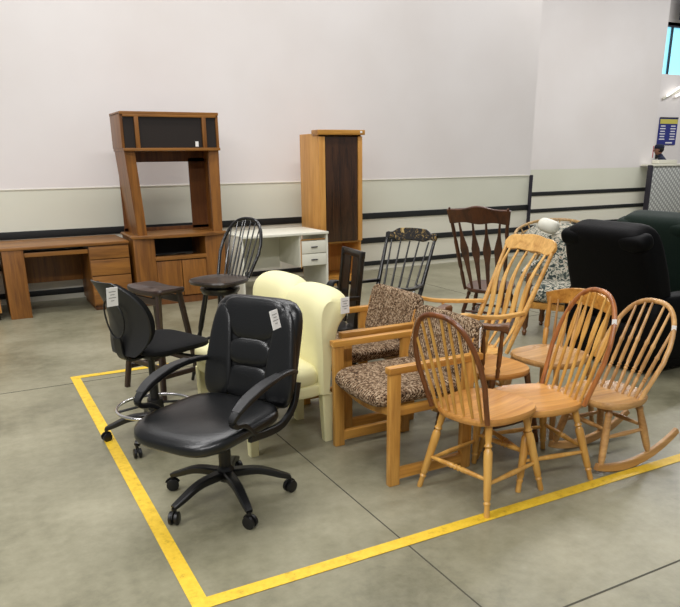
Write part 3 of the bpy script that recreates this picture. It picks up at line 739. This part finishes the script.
# ------------------------------------------------------------ oak sled armchairs
def oak_armchair(label, loc, deg=180):
    t = thing('armchair', label, 'chair', loc, deg, 'oak armchairs with brown tweed')
    # local: front +x. frame loops at y=+-0.3
    for sy in (-1, 1):
        y = sy * .295
        MB().box((.25, y, .30), (.062, .036, .60), bev=.006).build('front_post', 'oakz', t)
        MB().box((-.20, y, .30), (.062, .036, .60), bev=.006).build('rear_post', 'oakz', t)
        MB().box((.005, y, .615), (.57, .05, .036), bev=.008).build('arm', 'oakx', t)
        MB().box((.01, y, .06), (.46, .034, .055), bev=.005).build('floor_rail', 'oakx', t)
    def crv(z, d): return [(.245 + d, -.27 + .54 * k / 12, z - .035 * math.sin(PI * k / 12)) for k in range(13)]
    MB().rail(crv(.40, 0), .022, .06).build('front_rail', 'oakx', t)
    MB().box((-.2, 0, .36), (.022, .55, .06)).build('rear_rail', 'oakx', t)
    for sy in (-1, 1): MB().box((.02, sy * .262, .385), (.46, .022, .05)).build('side_rail', 'oakx', t)
    def f(q):
        q.z -= .5 * (1 - q.y * q.y) * (.6 + .4 * q.x) ; q.z -= .5 * max(0, q.x) ** 4; return q
    MB().pillow((.03, 0, .457), (.57, .55, .08), (7, 9, 3), fn=f, cuts=11).build('seat_cushion', 'tweed', t)
    Rb = Matrix.Rotation(math.radians(-14), 3, 'Y')
    def g(q):
        q.x -= .35 * (1 - q.y * q.y) ; return q
    MB().pillow((-.255, 0, .625), (.07, .57, .34), (4, 9, 9), rot=Rb, fn=g, cuts=11).build('back_cushion', 'tweed', t)
    for sy in (-1, 1): MB().box((-.225, sy * .262, .56), (.03, .022, .3), rot=(0, math.radians(-14), 0)).build('back_support', 'oakz', t)
    return t
a1 = oak_armchair('oak armchair with brown tweed seat, nearest, in front of the windsor chair', (1.975, 3.0, 0))
a2 = copy_tree(a1); a2.location = (2.11, 3.74, 0); a2['label'] = 'oak armchair with brown tweed seat, farther one, in front of the black rocker'

# ------------------------------------------------------------ windsor dining chairs
windsor('dining_chair', 'two-tone windsor dining chair with dark brown hoop, nearest, beside the oak armchair', (2.09, 2.46, 0), 12, .455, L=.45, ht=.50, lean=.17, nsp=7, hoopm='hoop', feet=.215)
ch_b = windsor('dining_chair', 'honey windsor dining chair with reddish hoop and arrow spindles in the middle of the three', (2.475, 2.505, 0), 170, .413, L=.44, ht=.54, lean=.17, hx=.035, nsp=7, hoopm='hoop2', arrow=True, feet=.215, wb=.185, wm=.225)
ch_c = windsor('rocking_chair', 'armless faded oak hoop-back rocking chair at right on curved runners', (2.90, 2.43, 0), 178, .392, L=.38, W=.44, ht=.47, lean=.24, hx=.10, nsp=7, hoopm='rockz', seatm='rock', spinm='rockz', legm='rock', ringed=True, rocker=True, feet=.17, wb=.175, wm=.215)

# chair behind (pressed back)
sb = thing('side_chair', 'oak side chair with flat crest rail behind the reddish hooped windsor chair', 'chair', (3.03, 2.98, 0), 188)
MB().slab(shield(.43, .46, .85), .415, .45, .012, dish=.008).build('seat', 'rock', sb)
MB().rail(bez([(-.23, -.235, .73), (-.265, -.12, .755), (-.275, 0, .765), (-.265, .12, .755), (-.23, .235, .73)], 6), .02, lambda q: .075 + .025 * math.sin(PI * q), up=(0, 0, 1)).build('crest_rail', 'oakx', sb)
for i in range(5):
    f = (i - 2) / 2; m = MB(); spindle(m, (-.185, f * .13, .445), (-.265 + .02 * abs(f), f * .16, .73)); m.build('spindle', 'rockz', sb)
for sy in (-1, 1):
    MB().turned((-.18, sy * .19, .44), (-.235, sy * .215, .74), [(0, .014), (.3, .018), (.35, .012), (.4, .018), (1, .012)]).build('back_post', 'oakz', sb)
    for sx in (-1, 1): MB().turned((sx * .2, sy * .2, 0), (sx * .15, sy * .16, .42), LEGP).build('leg', 'rockz', sb)
for sy in (-1, 1): MB().turned((-.185, sy * .188, .14), (.185, sy * .188, .14), STRP2, 8).build('stretcher', 'rockz', sb)
MB().turned((.18, -.185, .18), (.18, .185, .18), STRP, 8).build('stretcher', 'rockz', sb)

# ------------------------------------------------------------ captain's chair with dark rail
cp = thing('captains_chair', 'low-backed chair with dark brown curved arm rail and tan seat behind the nearest windsor', 'chair', (2.55, 2.98, 0), 3)
MB().slab(shield(.38, .46, .9), .42, .452, .012, dish=.008).build('seat', 'honey', cp)
rl = bez([(-.13, -.265, .735), (-.16, -.24, .74), (-.19, -.18, .735), (-.215, -.08, .735), (-.215, .08, .735), (-.19, .2, .735), (-.15, .27, .74), (-.09, .29, .735)], 8)
MB().rail(rl, lambda q: .04 + .04 * abs(2 * q - 1) ** 4, lambda q: .028 + .03 * abs(2 * q - 1) ** 4).build('arm_rail', 'capd', cp)
for (x, y) in ((-.15, -.245), (-.195, -.15), (-.21, -.03), (-.205, .09), (-.185, .2), (-.14, .27)):
    MB().turned((x * .85, y * .82, .445), (x, y, .725), [(0, .010), (.15, .013), (.2, .009), (.25, .013), (.6, .014), (.8, .009), (.85, .013), (1, .009)], 10).build('spindle', 'capd', cp)
for sx in (-1, 1):
    for sy in (-1, 1): MB().turned((sx * .2, sy * .22, 0), (sx * .13, sy * .17, .425), LEGP).build('leg', 'capd', cp)
for sy in (-1, 1): MB().turned((-.175, sy * .2, .15), (.175, sy * .2, .15), STRP2, 8).build('stretcher', 'capd', cp)

# ------------------------------------------------------------ slat-back rockers
def slat_rocker(name, label, loc, deg, wm, sm, seatm, armm=None, seat_z=.40, crest_z=1.1, lean=.26, nsl=5, kind='arrow', W=.50, arms=True, crestm=None, crest_h=.10, flare=.12, slw=1.0):
    t = thing(name, label, 'rocking chair', loc, deg)
    L = .46
    MB().slab(shield(L, W, .88), seat_z - .035, seat_z, .012, dish=.012, zf=lambda x, y: .05 * x).build('seat', seatm, t)
    xb = -L / 2 + .03
    def bpnt(y, z):  # curved leaning back
        q = (z - seat_z) / (crest_z - seat_z); return (xb - lean * q - .03 * math.sin(PI * q) * 0 + .0, y * (1 + flare * q), z)
    cz = crest_z - crest_h / 2
    def cp_(q):
        y = (-.5 + q) * (W * .86 * (1 + flare)); x = bpnt(0, cz)[0] - .02 * math.sin(PI * q); return (x, y, cz + .018 * math.sin(PI * q))
    def chh(q):
        if kind == 'round': return crest_h * (.84 + .16 * abs(math.cos(2 * PI * q)) ) * (1 - (2 * q - 1) ** 10 * .75)
        e = abs(2 * q - 1); return crest_h * (.45 + .55 * (1 if e < .55 else max(0, 1 - (e - .55) / .2)) + .12 * math.exp(-((e - .93) / .06) ** 2))
    if kind == 'arrow' : hh = lambda q: crest_h * (.70 + .22 * math.sin(PI * q) + .1 * math.cos(4 * PI * q))
    else: hh = chh
    tlt = Vector((-lean, 0, crest_z - seat_z)).normalized()
    MB().rail(arc(26, cp_), .022, hh, up=tuple(tlt)).build('crest_rail', crestm or wm, t)
    zt = cz - crest_h * .32
    for sy in (-1, 1):
        a = bpnt(sy * W * .40, seat_z - .02); b = bpnt(sy * W * .41, cz + (.08 if kind == 'arrow' else -.02))
        MB().turned(a, b, [(0, .014), (.2, .019), (.25, .013), (.3, .019), (.6, .017), (.65, .012), (.7, .018), (.9, .014), (.93, .009), (.96, .016), (1, .008)] if kind == 'arrow' else [(0, .013), (.4, .018), (1, .012)]).build('back_post', wm, t)
    for i in range(nsl):
        f = (i - (nsl - 1) / 2) / (nsl / 2); y = f * W * .40
        a = bpnt(y * .82, seat_z - .01); b = bpnt(y, zt)
        m = MB()
        if kind == 'thin': spindle(m, a, b, .007, .0095)
        elif kind == 'arrow':
            def wfn(q):
                return .018 + .055 * math.exp(-((q - .62) / .17) ** 2) * (1 if q < .66 else .9) + .02 * math.exp(-((q - .3) / .25) ** 2)
            m.rail([lerp(a, b, k / 24) for k in range(25)], wfn, .009, up=(1, 0, .3))
        else:
            def wfn(q): return .016 + .030 * math.sin(PI * q) ** 2
            pts = [lerp(a, b, k / 20) for k in range(21)]; pts = [(x - .025 * math.sin(2 * PI * k / 20), y_, z_) for k, (x, y_, z_) in enumerate(pts)]
            m.rail(pts, wfn, .012, up=(1, 0, .3))
        m.build('back_slat', sm, t)
    if arms:
        for sy in (-1, 1):
            y = sy * (W / 2 + .01); za = seat_z + .25
            pts = bez([(bpnt(0, za - .01)[0] + .01, sy * W * .42, za - .01), (-.1, y, za - .005), (.06, y + sy * .02, za + .01), (.17, y + sy * .03, za + .035), (.22, y + sy * .03, za + .03), (.245, y + sy * .03, za - .0)], 6)
            MB().rail(pts, lambda q: .036 + .03 * q, .024).build('arm', armm or wm, t)
            for x in (-.02, .15): MB().turned((x, sy * (W / 2 - .05), seat_z - .005), (x + .02, y + sy * .01, za + .005 + .02 * (x > .1)), [(0, .010), (.2, .014), (.4, .010), (.5, .015), (.7, .010), (1, .010)], 10).build('arm_spindle', wm, t)
    fy = W / 2 - .02
    for sx in (-1, 1):
        for sy in (-1, 1): MB().turned((sx * .19, sy * fy, .075), (sx * .13, sy * (W / 2 - .08), seat_z - .03), [(0, .012), (.15, .018), (.2, .012), (.25, .02), (.6, .021), (.8, .013), (.85, .02), (1, .016)]).build('leg', wm, t)
        MB().turned((sx * .175, -fy + .01, .16), (sx * .175, fy - .01, .16), STRP, 10).build('stretcher', wm, t)
    for sy in (-1, 1): runner(t, sy * fy, wm, -.46, .36, .9)
    return t
slat_rocker('rocking_chair', 'pale golden oak rocking chair with curved slats and scrolled arms', (2.79, 3.53, 0), 174, 'pinex', 'pinez', 'pinex', seat_z=.40, crest_z=1.09, nsl=5, kind='round', crest_h=.115, W=.54, lean=.3)
slat_rocker('rocking_chair', 'dark walnut rocking chair with arrow-shaped slats near the back wall', (4.43, 5.23, 0), 34, 'walnut', 'walnut', 'walnut', seat_z=.40, crest_z=1.17, nsl=4, kind='arrow', crest_h=.17, W=.48, arms=False, lean=.32, flare=.36)
slat_rocker('rocking_chair', 'black rocking chair with gold stencilled crest rail behind the tweed armchairs', (2.74, 4.54, 0), 203, 'blackwood', 'blackwood', 'blackwood', seat_z=.40, crest_z=1.04, nsl=5, kind='thin', crestm='stencil', crest_h=.10, W=.50)

# black slatted chair seen edge on
bs = thing('black_chair', 'black chair with tall upright flat slats seen almost edge-on beside the cream chair', 'chair', (2.17, 4.37, 0), 174)
MB().box((0, 0, .43), (.38, .36, .03), bev=.008).build('seat', 'blackwood', bs)
for sy in (-1, 1):
    MB().rail([(-.16, sy * .165, 0), (-.18, sy * .165, .43), (-.24, sy * .165, .97)], .035, .03, up=(0, 1, 0)).build('back_post', 'blackwood', bs)
    MB().rail([(.17, sy * .155, 0), (.16, sy * .155, .42)], .032, .032, up=(0, 1, 0)).build('leg', 'blackwood', bs)
    MB().rail(bez([(-.205, sy * .19, .66), (.05, sy * .2, .66), (.15, sy * .2, .64), (.17, sy * .2, .58), (.15, sy * .18, .45)], 6), .03, .02, up=(0, 1, 0)).build('arm', 'blackwood', bs)
for y in (-.075, .075): MB().rail([(-.185, y, .45), (-.235, y, .94)], .012, .10, up=(0, 1, 0)).build('back_slat', 'blackwood', bs)
MB().box((-.24, 0, .955), (.028, .37, .05), rot=(0, -.1, 0)).build('top_rail', 'blackwood', bs)

# ------------------------------------------------------------ recliners
def recliner(label, loc, deg, mat, name='recliner'):
    t = thing(name, label, 'recliner', loc, deg)
    Rb = Matrix.Rotation(math.radians(-19), 3, 'Y')
    def f(q):
        q.y *= 1 - .08 * max(0, q.z); q.x += .25 * q.y * q.y; return q
    MB().pillow((-.28, 0, .735), (.24, .84, .79), (5, 6, 6), rot=Rb, fn=f, cuts=11).build('backrest', mat, t)
    for sy in (-1, 1): MB().pillow((-.41, sy * .27, 1.0), (.15, .27, .13), (3, 4, 3), rot=Rb).build('head_flap', mat, t)
    MB().pillow((-.40, 0, 1.015), (.16, .40, .14), (3, 4, 3), rot=Rb).build('head_cushion', mat, t)
    MB().pillow((.14, 0, .36), (.66, .58, .24), (5, 5, 4), cuts=7).build('seat', mat, t)
    MB().pillow((.10, 0, .2), (.84, .86, .36), (10, 10, 8)).build('base', mat, t)
    for sy in (-1, 1):
        MB().pillow((.10, sy * .37, .36), (.84, .2, .5), (6, 5, 4), cuts=7).build('arm', mat, t)
    return t
recliner('large black leather recliner seen from behind at right', (4.62, 3.70, 0), 0, 'leather2')
recliner('dark green recliner partly hidden beyond the black recliner', (5.72, 4.12, 0), 0, 'green')

# floral armchair
fc = thing('floral_chair', 'cream and teal floral armchair on turned wooden legs behind the pale rocker', 'armchair', (4.88, 4.66, 0), 208)
MB().pillow((-.12, 0, .64), (.18, .62, .52), (4, 5, 5), rot=Matrix.Rotation(-.16, 3, 'Y'), cuts=9).build('backrest', 'floral', fc)
MB().pillow((.12, 0, .40), (.52, .58, .17), (5, 5, 3), cuts=9).build('seat', 'floral', fc)
for sy in (-1, 1): MB().rail(bez([(-.15, sy * .31, .62), (.1, sy * .32, .62), (.28, sy * .32, .58), (.31, sy * .32, .5)], 6), .06, .05).build('arm', 'floral', fc)
MB().box((.1, 0, .29), (.5, .56, .06), bev=.006).build('seat_rail', 'oakx', fc)
for sx in (-1, 1):
    for sy in (-1, 1): MB().turned((.1 + sx * .24, sy * .27, 0), (.1 + sx * .23, sy * .26, .58 if sx > 0 else .3), [(0, .014), (.06, .024), (.1, .014), (.14, .026), (.3, .028), (.45, .022), (.5, .03), (1, .026)]).build('leg', 'capd', fc)
tag(MB().pillow((4.86, 4.95, .965), (.18, .2, .13), (3, 3, 2.2), rot=(.3, .1, .6), cuts=7).build('throw_pillow', 'white'), 'white throw pillow on top of the floral armchair', 'pillow')
# rattan papasan
rt = thing('rattan_chair', 'round rattan bowl chair behind the floral armchair', 'chair', (7.2, 7.2, 0), 215)
Rr = Matrix.Rotation(math.radians(16), 3, 'Y')
m = MB()
for k in range(4):
    rad = .50 - .035 * k * k * .8; m.tube([tuple(Rr @ Vector((rad * math.cos(a), rad * math.sin(a), .62 - .08 * k)))for a in [2 * PI * q / 40 for q in range(40)]], .02 if k == 0 else .012, 8, closed=True)
m.build('bowl_frame', 'rattan', rt)
m = MB()
for k in range(20):
    a = 2 * PI * k / 20; m.tube([tuple(Rr @ Vector((rr * math.cos(a), rr * math.sin(a), z))) for rr, z in ((.5, .62), (.44, .52), (.32, .42), (.15, .37))], .009, 6)
m.build('bowl_ribs', 'rattan', rt)
MB().pillow((0.08, 0, .54), (.8, .8, .2), (3, 3, 2), rot=Rr, cuts=9).build('cushion', 'floral', rt)
m = MB()
for z, rad in ((.03, .34), (.33, .2)): m.tube([(rad * math.cos(2 * PI * q / 30), rad * math.sin(2 * PI * q / 30), z) for q in range(30)], .016, 8, closed=True)
for k in range(6):
    a = 2 * PI * k / 6; m.tube([(.34 * math.cos(a), .34 * math.sin(a), .03), (.2 * math.cos(a + .3), .2 * math.sin(a + .3), .33)], .013, 8)
m.build('stand', 'rattan', rt)

# ------------------------------------------------------------ person behind the counter
pn = thing('person', 'person in dark navy jacket and cap leaning forward behind the woven screen counter', 'person', (16.1, 12.4, 0), 135)
pn.scale = (1.05, 1.05, 1.05)
def skin_body(chain, radii, edges, name, mat, parent):
    me = bpy.data.meshes.new(name); me.from_pydata(chain, edges, []); o = bpy.data.objects.new(name, me); C.objects.link(o); o.parent = parent
    md = o.modifiers.new('skin', 'SKIN'); 
    for i, rr in enumerate(radii): me.skin_vertices[0].data[i].radius = (rr, rr)
    me.skin_vertices[0].data[0].use_root = True; md.use_smooth_shade = True
    sb_ = o.modifiers.new('sub', 'SUBSURF'); sb_.levels = 2; sb_.render_levels = 2
    me.materials.append(MT[mat]); return o
V = [(0, 0, .95), (.04, 0, 1.15), (.12, 0, 1.36), (.17, 0, 1.46), (.21, 0, 1.54), (.14, .17, 1.38), (.2, .26, 1.16), (.40, .22, 1.12), (.14, -.17, 1.38), (.2, -.26, 1.16), (.40, -.22, 1.12), (0, .1, .9), (.02, .11, .48), (0, .12, .07), (.12, .13, .04), (0, -.1, .9), (.02, -.11, .48), (0, -.12, .07), (.12, -.13, .04)]
Rd = [.15, .15, .15, .07, .06, .075, .055, .04, .075, .055, .04, .1, .065, .045, .04, .1, .065, .045, .04]
Ed = [(0, 1), (1, 2), (2, 3), (3, 4), (2, 5), (5, 6), (6, 7), (2, 8), (8, 9), (9, 10), (0, 11), (11, 12), (12, 13), (13, 14), (0, 15), (15, 16), (16, 17), (17, 18)]
skin_body(V, Rd, Ed, 'body', 'navy', pn)
def hf(q):
    if q.z < 0: q.y *= 1 + .25 * q.z; q.x *= 1 + .1 * q.z
    return q
hd = MB().pillow((.235, 0, 1.625), (.2, .16, .24), (2.4, 2.4, 2.4), fn=hf, cuts=9)
hd.ball((.34, 0, 1.61), .018, (1, .8, 1.4)); hd.ball((.235, .083, 1.62), .025, (.6, .3, 1)); hd.ball((.235, -.083, 1.62), .025, (.6, .3, 1))
hd.build('head', 'skin', pn)
MB().pillow((.215, 0, 1.65), (.2, .18, .2), (2.4, 2.4, 2.4), fn=lambda q: Vector((min(q.x, .35), q.y, q.z)), cuts=7).build('hair', 'hair', pn)
m = MB().pillow((.225, 0, 1.69), (.225, .185, .14), (2.6, 2.6, 2.4), cuts=7); m.slab([(.3 + .1 * math.cos(a), .075 * math.sin(a)) for a in [2 * PI * k / 24 for k in range(24)]], 1.66, 1.672); m.build('cap', 'navy', pn)
for sy in (-1, 1):
    m = MB().pillow((.46, sy * .215, 1.115), (.09, .075, .03), (3, 3, 3))
    for k in range(4): m.tube([(.49, sy * .215 + (k - 1.5) * .019, 1.118), (.535, sy * .215 + (k - 1.5) * .021, 1.11), (.555 + .008 * (k in (1, 2)), sy * .215 + (k - 1.5) * .021, 1.095)], .009, 8)
    m.tube([(.45, sy * .18, 1.115), (.485, sy * .155, 1.11), (.51, sy * .15, 1.1)], .010, 8)
    m.build('hand', 'skin', pn)

# ------------------------------------------------------------ tags
price_tag((.605, 3.655, .93), 15, 8, 'white price tag on the back of the drafting chair', .06, .1)
price_tag((1.152, 2.80, .915), 38, -12, 'white price tag on the backrest of the black leather chair', .068, .085)
price_tag((1.795, 3.335, .815), 10, 0, 'white price tag hanging on the rolled back of the nearer cream chair', .06, .09)
price_tag((2.225, 2.68, .72), 40, 0, 'white price tag hanging from the tweed back cushion', .035, .1)
for ch, lb in ((ch_b, 'small white sticker on the reddish hoop of the middle windsor chair'), (ch_c, 'small white sticker on the hoop of the armless rocking chair')):
    p = Matrix.LocRotScale(ch.location, ch.rotation_euler, None) @ Vector(ch['hoop_side']); del ch['hoop_side']
    d = (Vector((0, 0, 1.6)) - p).normalized(); q = p + d * .0145
    o = MB().box((0, 0, 0), (.022, .002, .026), bev=0).build('price_sticker', 'tag'); o.location = q; o.rotation_euler = (0, 0, math.atan2(-d.x, d.y) + PI)
    tag(o, lb, 'price sticker', 'small white price stickers')
